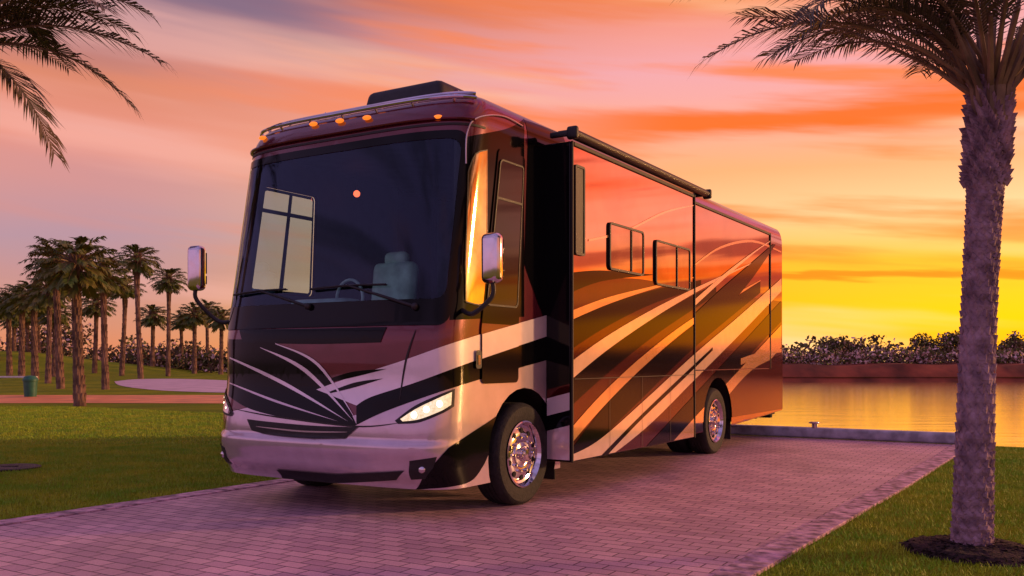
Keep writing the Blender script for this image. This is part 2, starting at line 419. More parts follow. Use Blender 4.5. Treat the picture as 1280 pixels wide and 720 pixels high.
g=MB(); g.tube([surf(l,z,.010) for l,z in cat([px2(*q) for q in [(582,205),(584,165),(598,147),(628,146),(652,158)]],8)],.007,6); g.build('cap_trim','silver',rv)
def wiper(piv,b0,b1):
    g=MB(); m_=((b0[0]+b1[0])/2,(b0[1]+b1[1])/2-1.5); a=surf(*px2(*piv),.03); e=surf(*px2(*m_),.06); g.ball(a,(.03,.03,.03)); g.tube([a,surf(*px2((piv[0]+m_[0])/2,(piv[1]+m_[1])/2),.07),e],[.014,.012,.008],8)
    bl=cat([b0,m_,b1],8)
    g.tube([surf(*px2(*q),.045) for q in bl],.009,6); g.tube([surf(*px2(*q),.025) for q in bl],.006,6)
    g.build('wiper','plastic',rv)
wiper((388,384),(298,370),(362,363))
wiper((520,384),(392,363),(486,357))
def mir(c,base,sgn,sz,name='mirror'):
    g=MB(); rot=Matrix.Rotation(-.15*sgn,3,'Z')
    g.rbox(c,sz,.05,0,rot=rot,seg=4)
    arm=cat([base,(base[0]-.06,base[1]+(c[1]-base[1])*.55,base[2]-.03),(c[0],c[1],c[2]-.30),(c[0],c[1],c[2]-.17)],6)
    g.tube(arm,.020,8,1)
    m=g.build(name,['chrome','plastic'],rv)
    h=MB(); h.rbox((c[0]+sz[0]/2+.003,c[1],c[2]+.05),(.012,sz[1]-.04,.20),.004,rot=None); h.rbox((c[0]+sz[0]/2+.003,c[1],c[2]-.11),(.012,sz[1]-.04,.08),.004); h.build('mirror_glass','tint',m)
b=surf(*px2(578,388),0); mir((-.93,-.26,2.10),tuple(b),1,(.11,.185,.40))
bu=px2(578,388); b=surf(T-bu[0],bu[1],0); mir((-1.15,2.94,2.17),tuple(b),-1,(.12,.17,.43))

# ---- slide-outs
def slide(s0,s1,y0,za,zb,wins=(),ydepth=.25,base=4):
    g=MB(); g.rbox(((s0+s1)/2,y0+ydepth/2+.004,(za+zb)/2),(s1-s0,ydepth,zb-za),.012,1)
    flat(g,[rrect(s0+.012,s1-.012,za+.012,zb-.012,.01)],y0,.001,base)
    for lp,mi,k in SG: flat(g,[P0(lp,y0)],y0,.003+.0015*k,mi,(s0+.014,s1-.014,za+.014,zb-.014))
    for sx in (s0+.012,s1-.012): g.rbox((sx,y0-.008,(za+zb)/2),(.020,.022,zb-za),.005,8)
    g.rbox(((s0+s1)/2,y0-.008,zb-.02),(s1-s0-.08,.02,.035),.005,8)
    for sx in np.linspace(s0,s1,5)[1:-1]: flat(g,[[(sx-.003,za+.02),(sx+.003,za+.02),(sx+.003,1.12),(sx-.003,1.12)]],y0,.0145,8)
    if za<1:
        flat(g,[[(s0+.04,1.12),(s1-.04,1.12),(s1-.04,1.126),(s0+.04,1.126)]],y0,.016,8)
        x_=s0-.004   # painted lower end panel, striped like the body
        for z_a,z_b,mi in ((.38,.70,2),(.70,.84,1),(.84,1.00,3),(1.00,1.08,7)):
            g.add([(x_,y0+.012,z_a),(x_,-.012,z_a-.06 if z_a>.4 else z_a),(x_,-.012,z_b-.06),(x_,y0+.012,z_b)],[(0,1,2,3)],mi)
    o=g.build('slide_out',BMATS,rv,smooth=False)
    for (xa,xb,ya,yb,r) in wins:
        a=plane_px(xa,ya,y0); b=plane_px(xb,ya,y0); c_=plane_px(xa,yb,y0)
        w=MB(); L1=rrect(a[0],b[0],c_[1],a[1],r); L2=rrect(a[0]+.022,b[0]-.022,c_[1]+.022,a[1]-.022,max(r-.022,.01))
        n=len(L1); yo=y0-.024
        w.add([(u,yo,v) for u,v in L1]+[(u,yo,v) for u,v in L2]+[(u,y0-.006,v) for u,v in L1]+[(u,y0-.015,v) for u,v in L2],
              [(i,(i+1)%n,n+(i+1)%n,n+i) for i in range(n)]+[(i,(i+1)%n,2*n+(i+1)%n,2*n+i) for i in range(n)]+[(n+i,n+(i+1)%n,3*n+(i+1)%n,3*n+i) for i in range(n)],0)
        w.add([(u,y0-.015,v) for u,v in L2],[tuple(range(n))],1 if b[0]-a[0]>.5 else 0)
        if b[0]-a[0]>.5:
            mx=(a[0]+b[0])/2+.1; w.rbox((mx,y0-.02,(a[1]+c_[1])/2),(.02,.012,a[1]-c_[1]-.05),.002,0)
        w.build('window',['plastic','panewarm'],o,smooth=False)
    return o
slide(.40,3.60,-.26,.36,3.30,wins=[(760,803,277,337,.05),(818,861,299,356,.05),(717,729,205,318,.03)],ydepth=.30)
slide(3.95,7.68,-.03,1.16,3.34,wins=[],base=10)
def awning(s0,s1,y,z):
    g=MB(); g.tube([(s0,y,z),(s1,y,z)],.042,14); g.rbox(((s0+s1)/2,y+.08,z+.025),(s1-s0,.15,.02),.005)
    for sx in (s0,s1): g.rbox((sx,y,z),(.06,.11,.12),.025,seg=3); g.rbox((sx,y+.13,z),(.04,.2,.05),.01)
    g.build('awning','plastic',rv)
awning(.36,3.95,-.30,3.36)
g=MB(); 
bm=bmesh.new(); bmesh.ops.create_cube(bm,size=1)
for v in bm.verts:
    t=.88 if v.co.z>0 else 1; v.co=Vector((v.co.x*1.1*t,v.co.y*.98*t,v.co.z*.34))
bmesh.ops.bevel(bm,geom=bm.edges[:],offset=.06,segments=3,affect='EDGES',profile=.5)
for v in bm.verts: v.co+=Vector((.22,1.16,3.69))
g.addbm(bm,0)
for k in range(5): g.rbox((-.285+.012*k,1.16,3.60+.04*k),(.03,.66-.02*k,.015),.002,0)
g.build('air_conditioner','plastic',rv)
g=MB(); g.rbox((5.6,1.3,3.60),(1.0,.8,.26),.08,seg=3); g.build('air_conditioner','plastic',rv)
for k in range(2):
    g=MB(); y=.42+.12*k; g.lathe([(.012,.0),(.016,-.20),(.022,-.28),(.038,-.33),(.038,-.335),(.015,-.32)],(-.12,y,3.62),'x',16)
    g.tube([(-.22,y,3.5),(-.22,y,3.62)],.012,6); g.build('air_horn','chrome',rv)
g=MB(); g.tube([(-.2,2.05,3.5),(-.2,2.05,3.66)],.03,8); g.ball((-.2,2.05,3.66),(.14,.11,.04)); g.build('antenna','chrome',rv)
g=MB(); g.tube([(.0,2.35,3.5),(.0,2.37,3.84)],.006,6); g.build('antenna','chrome',rv)
g=MB(); g.ball((.1,1.95,3.56),(.10,.10,.07)); g.build('roof_vent','chrome',rv)
g=MB()
for a,b in ((-1.1,-.62),(.64,4.5),(5.95,8.35)): g.rbox(((a+b)/2,1.3,.44),(b-a,2.44,.08),0)
g.rbox((3.6,.95,.62),(9.2,.12,.22)); g.rbox((3.6,1.65,.62),(9.2,.12,.22)); g.tube([(0,.3,.46),(0,2.3,.46)],.06); g.tube([(WB,.3,.46),(WB,2.3,.46)],.09)
g.rbox((3.6,1.3,1.06),(9.2,2.5,.03))
for sc,rad in ((0,.61),(WB,.625)):
    for ya,yb in ((.02,.72),(1.88,2.58)):
        n=14; vs=[]
        for i in range(n+1):
            q=math.pi*i/n; x=sc+rad*math.cos(q); z=max(ZC+rad*math.sin(q),.46); vs+=[(x,ya,z),(x,yb,z)]
        g.add(vs,[(2*i,2*i+1,2*i+3,2*i+2) for i in range(n)],0)
        ym=yb if ya<1 else ya; g.rbox((sc,ym,.75),(1.2,.03,.62))
g.rbox((8.42,1.3,.40),(.12,2.3,.14),.02); g.rbox((8.56,1.3,.42),(.25,.12,.10),.01); g.tube([(8.2,.45,.36),(8.5,.45,.34)],.045)
g.build('underbody','dark',rv,smooth=False)
for sc in (0.70,WB+.78):
    g=MB(); g.rbox((sc,.32,.36),(.015,.5,.42),.004); g.build('mud_flap','rubber',rv)
def wheel(sc,ys,outer,dual):
    sg=1 if outer==0 else -1
    hub=MB(); c=(sc,ys,ZC)
    hub.lathe([(.001,-.045*sg),(.05,-.043*sg),(.065,-.03*sg),(.068,.02*sg),(.11,.03*sg),(.115,.06*sg)],c,n=24)
    for k in range(10):
        q=2*math.pi*k/10; hub.lathe([(.001,-.012*sg),(.013,-.010*sg),(.016,.02*sg),(.016,.06*sg)],(sc+.155*math.cos(q),ys,ZC+.155*math.sin(q)),n=8)
    w=hub.build('wheel','chrome',rv)
    ty_=MB(); wd=.27
    def tyre(o):
        pr=[(.285,.03),(.30,.005),(.36,-.012),(.42,-.008),(.447,.015),(.455,.04)]
        for k in range(4):
            a=.05+k*(wd-.1)/4; pr+=[(.458,a),(.458,a+.035),(.447,a+.038),(.447,a+.044)]
        pr+=[(.455,wd-.04),(.447,wd-.015),(.42,wd+.008),(.36,wd+.012),(.30,wd-.005),(.285,wd-.03)]
        ty_.lathe([(r,(v+o)*sg) for r,v in pr],c,n=56)
    tyre(0)
    if dual: tyre(.33)
    ty_.build('tyre','rubber',w)
    r=MB()
    r.lathe([(.293,.012*sg),(.297,-.008*sg),(.286,-.014*sg),(.272,.01*sg),(.262,.04*sg),(.240,.046*sg),(.225,.036*sg),(.19,.025*sg),(.12,.02*sg),(.10,.03*sg)],c,n=48,mi=0)
    for k in range(10):
        q=2*math.pi*(k+.5)/10; r.lathe([(.001,.022*sg),(.024,.022*sg),(.027,.034*sg)],(sc+.208*math.cos(q),ys,ZC+.208*math.sin(q)),n=12,mi=1)
    r.lathe([(.27,.07*sg),(.27,.25*sg),(.1,.25*sg)],c,n=32,mi=1)
    r.build('rim',['chrome','dark'],w)
wheel(0,.0,0,False); wheel(0,BW-.0,1,False); wheel(WB,.03,0,True); wheel(WB,BW-.03,1,True)

# ------------------------------------------------------------- setting
def loc2w(s,y): return (WX+D0*s+N0*y, WY+D1*s+N1*y)
def g2w(px,py,z=0):
    d=(CH-z)*F/(py-451); return ((px-640)/F*d,d)
def grassmat(name,a,b,c,sc):
    m,nt=newmat(name); out=N(nt,'ShaderNodeOutputMaterial'); p=N(nt,'ShaderNodeBsdfPrincipled'); p.inputs['Roughness'].default_value=.85
    p.inputs['Specular IOR Level'].default_value=.1
    tc=N(nt,'ShaderNodeTexCoord'); n1=N(nt,'ShaderNodeTexNoise'); n1.inputs['Scale'].default_value=sc; n1.inputs['Detail'].default_value=8; n1.inputs['Roughness'].default_value=.7
    n2=N(nt,'ShaderNodeTexNoise'); n2.inputs['Scale'].default_value=.35; n2.inputs['Detail'].default_value=4
    nt.links.new(tc.outputs['Object'],n1.inputs[0]); nt.links.new(tc.outputs['Object'],n2.inputs[0])
    r1=N(nt,'ShaderNodeValToRGB'); r1.color_ramp.elements[0].position=.35; r1.color_ramp.elements[1].position=.7
    r1.color_ramp.elements[0].color=(*a,1); r1.color_ramp.elements[1].color=(*b,1)
    mx=N(nt,'ShaderNodeMix',data_type='RGBA'); mx.inputs[7].default_value=(*c,1)
    mr=N(nt,'ShaderNodeMapRange'); mr.inputs[1].default_value=.4; mr.inputs[2].default_value=.65; mr.inputs[4].default_value=.7
    nt.links.new(n2.outputs[0],mr.inputs[0]); nt.links.new(mr.outputs[0],mx.inputs[0])
    nt.links.new(n1.outputs[0],r1.inputs[0]); nt.links.new(r1.outputs[0],mx.inputs[6]); nt.links.new(mx.outputs[2],p.inputs['Base Color'])
    bp=N(nt,'ShaderNodeBump'); bp.inputs['Strength'].default_value=.8; bp.inputs['Distance'].default_value=.05
    nt.links.new(n1.outputs[0],bp.inputs['Height']); nt.links.new(bp.outputs[0],p.inputs['Normal']); nt.links.new(p.outputs[0],out.inputs[0]); return m
M['ground']=grassmat('lawn_ground',(.07,.12,.005),(.22,.32,.012),(.30,.33,.012),30)
M['blade']=mat('grass_blade',(.20,.42,.008),.6,var=.3,vscale=2,base2=(.40,.47,.015))
lake=[loc2w(8.62,3.2),(4,72),(170,72),(170,-20),loc2w(8.62,-60)]
bm=fill2d([[(-700,-150),(700,-150),(700,1500),(-700,1500)],lake]); g=MB(); g.addbm(bm,0); o=g.build('ground','ground',None,False); tag(o,kind='structure')
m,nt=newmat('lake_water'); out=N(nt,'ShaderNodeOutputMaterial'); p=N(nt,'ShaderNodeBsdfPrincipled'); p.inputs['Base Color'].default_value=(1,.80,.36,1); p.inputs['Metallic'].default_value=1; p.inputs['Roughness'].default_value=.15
tc=N(nt,'ShaderNodeTexCoord'); mp=N(nt,'ShaderNodeMapping'); mp.inputs['Scale'].default_value=(.30,1.3,1); n1=N(nt,'ShaderNodeTexNoise'); n1.inputs['Scale'].default_value=1.5; n1.inputs['Detail'].default_value=5
bp=N(nt,'ShaderNodeBump'); bp.inputs['Strength'].default_value=.4; bp.inputs['Distance'].default_value=.035
nt.links.new(tc.outputs['Object'],mp.inputs[0]); nt.links.new(mp.outputs[0],n1.inputs[0]); nt.links.new(n1.outputs[0],bp.inputs['Height']); nt.links.new(bp.outputs[0],p.inputs['Normal']); nt.links.new(p.outputs[0],out.inputs[0]); M['water']=m
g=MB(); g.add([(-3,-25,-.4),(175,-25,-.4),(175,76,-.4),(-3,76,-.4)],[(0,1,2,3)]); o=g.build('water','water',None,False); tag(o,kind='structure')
m,nt=newmat('brick_pavers'); out=N(nt,'ShaderNodeOutputMaterial'); p=N(nt,'ShaderNodeBsdfPrincipled'); p.inputs['Roughness'].default_value=.56
tc=N(nt,'ShaderNodeTexCoord'); mp=N(nt,'ShaderNodeMapping'); mp.inputs['Rotation'].default_value=(0,0,R(90))
nd=N(nt,'ShaderNodeTexNoise'); nd.inputs['Scale'].default_value=9
br=N(nt,'ShaderNodeTexBrick'); br.inputs['Scale'].default_value=1; br.inputs['Brick Width'].default_value=.20; br.inputs['Row Height'].default_value=.12; br.inputs['Mortar Size'].default_value=.006; br.inputs['Mortar Smooth'].default_value=.4
br.inputs['Color1'].default_value=(.72,.44,.50,1); br.inputs['Color2'].default_value=(.50,.29,.37,1); br.inputs['Mortar'].default_value=(.10,.055,.08,1)
vm=N(nt,'ShaderNodeVectorMath',operation='MULTIPLY_ADD'); vm.inputs[1].default_value=(.008,.008,0)
nt.links.new(tc.outputs['Object'],nd.inputs[0]); nt.links.new(tc.outputs['Object'],mp.inputs[0]); nt.links.new(nd.outputs[1],vm.inputs[0]); nt.links.new(mp.outputs[0],vm.inputs[2]); nt.links.new(vm.outputs[0],br.inputs[0])
n2=N(nt,'ShaderNodeTexNoise'); n2.inputs['Scale'].default_value=.8; n2.inputs['Detail'].default_value=6; nt.links.new(tc.outputs['Object'],n2.inputs[0])
n3=N(nt,'ShaderNodeTexNoise'); n3.inputs['Scale'].default_value=120; n3.inputs['Detail'].default_value=3; nt.links.new(tc.outputs['Object'],n3.inputs[0])
mr=N(nt,'ShaderNodeMapRange'); mr.inputs[1].default_value=.3; mr.inputs[2].default_value=.7; mr.inputs[3].default_value=.72; mr.inputs[4].default_value=1.15; nt.links.new(n2.outputs[0],mr.inputs[0])
mr3=N(nt,'ShaderNodeMapRange'); mr3.inputs[1].default_value=.3; mr3.inputs[2].default_value=.7; mr3.inputs[3].default_value=.85; mr3.inputs[4].default_value=1.15; nt.links.new(n3.outputs[0],mr3.inputs[0])
mm=N(nt,'ShaderNodeMath',operation='MULTIPLY'); nt.links.new(mr.outputs[0],mm.inputs[0]); nt.links.new(mr3.outputs[0],mm.inputs[1])
vs_=N(nt,'ShaderNodeVectorMath',operation='SCALE'); nt.links.new(br.outputs[0],vs_.inputs[0]); nt.links.new(mm.outputs[0],vs_.inputs['Scale']); nt.links.new(vs_.outputs[0],p.inputs['Base Color'])
bp=N(nt,'ShaderNodeBump'); bp.inputs['Strength'].default_value=.9; bp.inputs['Distance'].default_value=.007; bp.invert=True
ad=N(nt,'ShaderNodeMath',operation='MULTIPLY_ADD'); ad.inputs[1].default_value=.2; nt.links.new(n3.outputs[0],ad.inputs[0]); nt.links.new(br.outputs[1],ad.inputs[2]); nt.links.new(ad.outputs[0],bp.inputs['Height']); nt.links.new(bp.outputs[0],p.inputs['Normal']); nt.links.new(p.outputs[0],out.inputs[0]); M['paver']=m
g=MB(); pv=[(-16,3.3),(-8,3.2),(-3,3.12),(8.4,3.05),(8.4,-2.85),(6.7,-2.84),(3,-2.74),(1.2,-2.66),(-1.6,-2.55),(-4,-2.75),(-6,-3.4),(-8,-4.6),(-10,-7),(-16,-9)]
g.add([(a,b,.012) for a,b in pv],[tuple(range(len(pv)))]); 
n=len(pv); g.add([(a,b,.012) for a,b in pv]+[(a,b,-.05) for a,b in pv],[(i,(i+1)%n,n+(i+1)%n,n+i) for i in range(n)])
o=g.build('driveway','paver',None,False,loc=(WX,WY,0),rotz=math.atan2(D1,D0)); tag(o,kind='structure')
M['border']=mat('border_paver',(.58,.35,.43),.65,var=.35,vscale=9,bump=.3,bscale=60)
g=MB()
def course(pts,sgn):
    for i in range(len(pts)-1):
        a=Vector(pts[i]);b=Vector(pts[i+1]);l=(b-a).length;n=max(1,int(l/.12)); t=(b-a)/l; nn=Vector((-t.y,t.x))*sgn
        ang=math.atan2(t.y,t.x)
        for k in range(n):
            c=a+t*(l*(k+.5)/n)+nn*.11
            g.rbox((c.x,c.y,.0),(l/n-.008,.215,.045),.004,0,rot=Matrix.Rotation(ang,3,'Z'),seg=1)
course([(-8,3.2),(-3,3.12),(8.3,3.05)],-1); course([(-6,-3.4),(-4,-2.75),(-1.6,-2.55),(1.2,-2.66),(3,-2.74),(6.7,-2.84),(8.3,-2.85)],1)
o=g.build('driveway_border','border',None,False,loc=(WX,WY,0),rotz=math.atan2(D1,D0),recalc=False); tag(o,kind='structure')
M['concrete']=mat('concrete',(.42,.42,.50),.7,var=.2,vscale=5,bump=.3,bscale=40)
g=MB(); g.rbox((8.55,-25,-.4),(.12,70,.78),.01); o=g.build('seawall','concrete',None,loc=(WX,WY,0),rotz=math.atan2(D1,D0)); tag(o,'low concrete seawall along the lake edge behind the lawn','seawall')
g=MB(); g.rbox((8.52,.2,.10),(.26,6.3,.17),.05,seg=3); o=g.build('kerb','concrete',None,loc=(WX,WY,0),rotz=math.atan2(D1,D0)); tag(o,'long rounded grey concrete kerb between brick pad and lake','kerb')
g=MB(); g.tube([(8.46,-.55,.18),(8.46,-.55,.26)],.05,12); g.rbox((8.46,-.55,.27),(.12,.16,.03),.01); o=g.build('mooring_cleat','chrome',None,loc=(WX,WY,0),rotz=math.atan2(D1,D0)); tag(o,'small metal fitting on top of the grey kerb by the lake','fitting')
M['bank']=mat('red_bank',(.22,.045,.020),.9,var=.3,vscale=.4,bump=.6,bscale=3)
g=MB(); xs=np.linspace(-2,175,90); vs=[]
for i,x in enumerate(xs):
    j=random.uniform(-.12,.12); vs+=[(x,71.2,-.6),(x,72.3,.1+j*.5),(x,73.5,.95+j),(x,78,1.05+j),(x,80,-.2)]
g.add(vs,[(5*i+k,5*i+k+1,5*i+k+6,5*i+k+5) for i in range(len(xs)-1) for k in range(4)]); o=g.build('shore_bank','bank'); tag(o,kind='structure')
M['sandroad']=mat('sunset_path',(.80,.28,.08),.5,var=.15,vscale=1)
M['path']=mat('pale_path',(.60,.46,.56),.6,var=.1,vscale=1)
g=MB(); P=[g2w(-400,494),g2w(283,494),g2w(420,493),g2w(420,504),g2w(283,504.5),g2w(100,504),g2w(-400,505)]; g.add([(a,b,.008) for a,b in P],[tuple(range(len(P)))]); o=g.build('road','sandroad',None,False); tag(o,kind='structure')
g=MB(); P=cat([g2w(143,477),g2w(175,474),g2w(240,474),g2w(330,478)],6)+cat([g2w(330,492),g2w(240,490),g2w(185,487),g2w(150,482),g2w(143,477)],6)
g.add([(a,b,.012) for a,b in P[:-1]],[tuple(range(len(P)-1))]); o=g.build('path','path',None,False); tag(o,kind='structure')
g=MB(); P=[g2w(90,463),g2w(283,461),g2w(400,461),g2w(400,464),g2w(283,464.5),g2w(90,465)]; g.add([(a,b,.016) for a,b in P],[tuple(range(len(P)))]); o=g.build('path','path',None,False); tag(o,kind='structure')
g=MB(); nx,ny=40,20; vs=[]
for i in range(nx+1):
    for j in range(ny+1):
        u=i/nx*2-1; v=j/ny*2-1; h=max(0,math.cos(u*math.pi/2))*max(0,math.cos(v*math.pi/2)); vs.append((-56+u*24+.0,96+v*16,-.05+2.3*h**1.3+.15*math.sin(9*u)*h))
g.add(vs,[(i*(ny+1)+j,i*(ny+1)+j+1,(i+1)*(ny+1)+j+1,(i+1)*(ny+1)+j) for i in range(nx) for j in range(ny)]); o=g.build('hill','ground'); tag(o,kind='structure')

# foliage clouds
M['leafdark']=mat('dark_foliage',(.05,.05,.02),.8,var=.3,vscale=.6,base2=(.14,.07,.04))
M['leafwarm']=mat('warm_foliage',(.55,.33,.30),.8,var=.3,vscale=.8,base2=(.80,.62,.62))
M['leafmid']=mat('green_foliage',(.14,.16,.04),.8,var=.3,vscale=.6)
def cloud(name,blobs,per,size,mats,wts):
    Vs=[];Ts=[];Ms=[];b=0
    for (c,r) in blobs:
        n=max(8,int(per*(r[0]*r[2])))
        d=np.random.normal(size=(n,3)); d/=np.linalg.norm(d,axis=1)[:,None]; d*=(np.random.uniform(.15,1.05,n)**.6)[:,None]
        P=np.array(c)+d*np.array(r)
        a=np.random.normal(size=(n,3)); a/=np.linalg.norm(a,axis=1)[:,None]; e=np.random.normal(size=(n,3)); e-= (e*a).sum(1)[:,None]*a; e/=np.linalg.norm(e,axis=1)[:,None]
        s=size*np.random.uniform(.5,1.4,n)[:,None]
        V=np.stack([P+a*s,P+e*s*.6,P-a*s,P-e*s*.6],1).reshape(-1,3); Vs.append(V); Ts.append(np.arange(4*n).reshape(-1,4)+b); b+=4*n
        mi=np.random.choice(len(mats),n,p=wts); Ms.append(mi)
    return npmesh(name,np.concatenate(Vs),np.concatenate(Ts),mats,np.concatenate(Ms))
bl=[]
for x in np.arange(2,172,1.0):
    h=random.uniform(.6,1.3); bl.append(((x+random.uniform(-.6,.6),77+random.uniform(-1,2),1.1+h*.45),(random.uniform(.9,1.7),1.2,h*.7)))
o=cloud('shoreline_shrubs',bl,230,.14,['leafdark','leafwarm','leafmid'],[.34,.38,.28]); tag(o,'dense shrubs growing along the far lake bank','shrubs',kind='stuff')
bl=[]
for x in np.arange(0,190,2.4):
    h=random.uniform(.9,1.8); bl.append(((x,88+random.uniform(-2,4),1.0+h*.6),(random.uniform(2,3.5),2,h)))
o=cloud('distant_woods',bl,90,.24,['leafdark','leafmid','leafwarm'],[.55,.28,.17]); tag(o,'dark distant wood beyond the lake','wood',kind='stuff')
bl=[]
for x in np.arange(-95,-8,2.2):
    up=1+.5*max(0,min(1,(-44-x)/14))
    h=random.uniform(1.2,2.9)*up; bl.append(((x,118+random.uniform(-6,6),h*.8),(random.uniform(2,4),2,h*1.05)))
for x in np.arange(-70,-24,1.6): bl.append(((x,100+random.uniform(-3,3),1.0),(1.6,1.2,random.uniform(.6,1.8))))
o=cloud('woods',bl,80,.26,['leafdark','leafmid','leafwarm'],[.56,.28,.16]); tag(o,'dark band of trees and bushes behind the left lawn','wood',kind='stuff')

M['bark']=mat('palm_bark',(.46,.30,.37),.9,var=.4,vscale=9,bump=1,bscale=30,base2=(.19,.115,.15))
M['barkfar']=mat('far_palm_bark',(.22,.125,.09),.9,var=.3,vscale=3,bump=.8,bscale=10)
def far_tree(px,d,top,w,label):
    x=(px-640)/F*d; h=CH+(451-top)*d/F; e=empty('tree',(x,d,.9)); tag(e,label,'tree')
    g=MB(); g.tube([(0,0,-.2),(.05,0,h*.35),(.0,.1,h*.7)],[.16,.12,.05],7); g.tube([(.03,0,h*.3),(.5*w,.1,h*.6)],[.07,.03],5); g.tube([(.03,0,h*.33),(-.4*w,.1,h*.62)],[.07,.03],5); g.build('trunk','barkfar',e)
    b=[((random.uniform(-.6,.6)*w,random.uniform(-.4,.4)*w,h-.9-.45*w+random.uniform(-.35,.35)*w),(random.uniform(.3,.55)*w,.5*w,random.uniform(.25,.4)*w)) for _ in range(9)]
    c=cloud('crown',b,260,.13,['leafdark','leafwarm','leafmid'],[.6,.12,.28]); c.parent=e
for a in ((1048,82,422,1.6,'small round dark tree across the lake, left of the two near the middle'),(1062,84,425,1.3,'smaller round tree across the lake beside its twin'),
          (1157,80,419,1.8,'dark spreading tree on the far shore left of the palm trunk'),(1188,80,415,2.0,'tallest dark tree on the far shore, just left of palm trunk'),
          (1268,80,418,1.8,'dark tree on the far shore just right of the palm trunk')): far_tree(*a)

# ------------------------------------------------------------- palms
M['frond']=mat('palm_frond',(.045,.055,.025),.5,var=.3,vscale=3,base2=(.13,.08,.045))
M['frondfar']=mat('far_palm_frond',(.06,.115,.018),.6,var=.3,vscale=2,base2=(.16,.14,.025))
M['stem']=mat('frond_stem',(.28,.18,.11),.6,var=.25,vscale=5)
def bez(a,b,c,t): return a*(1-t)**2+b*(2*t*(1-t))+c*t*t
def frond(mb,P0_,P1_,P2_,n=44,ll=.42,lw=.018,hang=.5,stem=.016,start=.12):
    P0_,P1_,P2_=Vector(P0_),Vector(P1_),Vector(P2_)
    pts=[bez(P0_,P1_,P2_,i/14) for i in range(15)]
    mb.tube(pts,[stem*(1-.85*i/14) for i in range(15)],5,1)
    for i in range(n):
        t=start+(1-start)*(i+.5)/n; p=bez(P0_,P1_,P2_,t); tg=(bez(P0_,P1_,P2_,min(t+.02,1.0))-bez(P0_,P1_,P2_,t-.02)).normalized()
        side=tg.cross(Vector((0,0,1)))
        if side.length<.1: side=Vector((1,0,0))
        side.normalize(); up=side.cross(tg)
        env=min(1,.35+2.2*(t-start))*(1-.55*max(0,(t-.6)/.4))
        for sg in (-1,1):
            l=ll*env*random.uniform(.8,1.15)
            d1=(side*sg*.8+tg*(.55+.5*t)+up*random.uniform(-.05,.3)).normalized()
            d2=(d1+Vector((0,0,-1))*hang*random.uniform(.6,1.3)).normalized()
            m_=p+d1*l*.5; e_=m_+d2*l*.5; w=(tg-d1*tg.dot(d1)).normalized()*lw*.5
            mb.add([p-w*.5,p+w*.5,m_+w,m_-w,e_],[(0,1,2,3),(3,2,4)],0)
def rand_fronds(mb,c,count,length,e0,e1,seed,**k):
    rr=random.Random(seed)
    for i in range(count):
        az=i*2.399+rr.uniform(-.2,.2); t=(i+.5)/count; el=R(e1+(e0-e1)*t+rr.uniform(-6,6)); L=length*rr.uniform(.85,1.1)
        h=Vector((math.cos(az),math.sin(az),0)); p0=Vector(c)+h*.08
        p1=p0+(h*math.cos(el)+Vector((0,0,math.sin(el))))*L*.55
        drop=math.cos(el)*.55+.1
        p2=p1+(h*math.cos(el*.5)+Vector((0,0,math.sin(el)*.45-drop))).normalized()*L*.5
        frond(mb,p0,p1,p2,**k)
def palm_trunk(mb,pts,rads,rings,boots=None,n=20,m=9,chip=.018,bo=(.035,.03),ringamp=.035):
    P=cat(pts,rings); k=len(P); rad=np.interp(np.linspace(0,1,k),np.linspace(0,1,len(rads)),rads)
    rr=[r*(1+(ringamp if i%2 else -ringamp)+random.uniform(-.02,.02)) for i,r in enumerate(rad)]
    mb.tube(P,rr,n,0)
    for i in range(2,k-1):
        p=Vector(P[i]) 
        for j in range(m):
            q=2*math.pi*(j+(i%2)*.5)/m+i*.13; r=rad[i]; dd=Vector((math.cos(q),math.sin(q),0)); tt=Vector((-math.sin(q),math.cos(q),0))
            w=r*2.6/m; h=(Vector(P[min(i+1,k-1)])-p).length*1.1; o=r*1.0
            out=chip*(1+.6*random.random())
            if boots and i/k>boots: out=bo[0]+bo[1]*random.random(); h*=2.0
            a=p+dd*o*.96-tt*w; b=p+dd*o*.96+tt*w; c_=p+dd*(o+out)+Vector((0,0,h*.55)); d=p+dd*o*.9+Vector((0,0,h*.6))
            e=p+dd*(o+out*.4)-Vector((0,0,h*.45))
            mb.add([a,b,c_,d,e],[(0,4,2),(4,1,2),(0,2,3),(2,1,3)],0)
bx,by=3.10,6.16
pr=empty('palm_tree',(bx,by,0)); tag(pr,'big palm with rough grey trunk in the mulch ring at right foreground','palm tree')
g=MB(); palm_trunk(g,[(0,0,-.05),(.02,0,.6),(.05,0,1.6),(.085,0,2.3),(.11,0,2.75),(.13,0,3.2)],[.126,.112,.102,.102,.124,.104],16,boots=.66,n=26,m=13,chip=.012,bo=(.026,.036),ringamp=.06); g.build('trunk','bark',pr,recalc=False,smooth=False)
g=MB(); c0=Vector((.13,0,3.12))
def rel(px,py,dy=0):
    d=by+dy; return Vector(((px-640)/F*d-bx,dy,CH-(py-451)*d/F))
for (mx_,my_,ex,ey,dy) in [(1060,-40,885,72,-.3),(1100,-90,862,-12,.2),(1085,20,930,20,.5),(1120,-20,960,70,.8),(1090,-130,900,-120,-.6),(1130,-120,1010,20,-.9),(1150,-60,1060,55,1.0),(1110,-60,985,60,-.5),
                           (1340,-60,1500,40,.0),(1350,20,1450,140,.4),(1320,-100,1460,-60,-.4),(1300,-60,1400,80,1.),(1210,-160,1150,-200,.6),(1260,-160,1330,-220,.5)]:
    frond(g,c0+Vector((random.uniform(-.05,.05),0,random.uniform(-.1,.1))),rel(mx_,my_,dy*.5),rel(ex,ey,dy),n=84,ll=.42,lw=.014,hang=.55,stem=.018,start=.14)
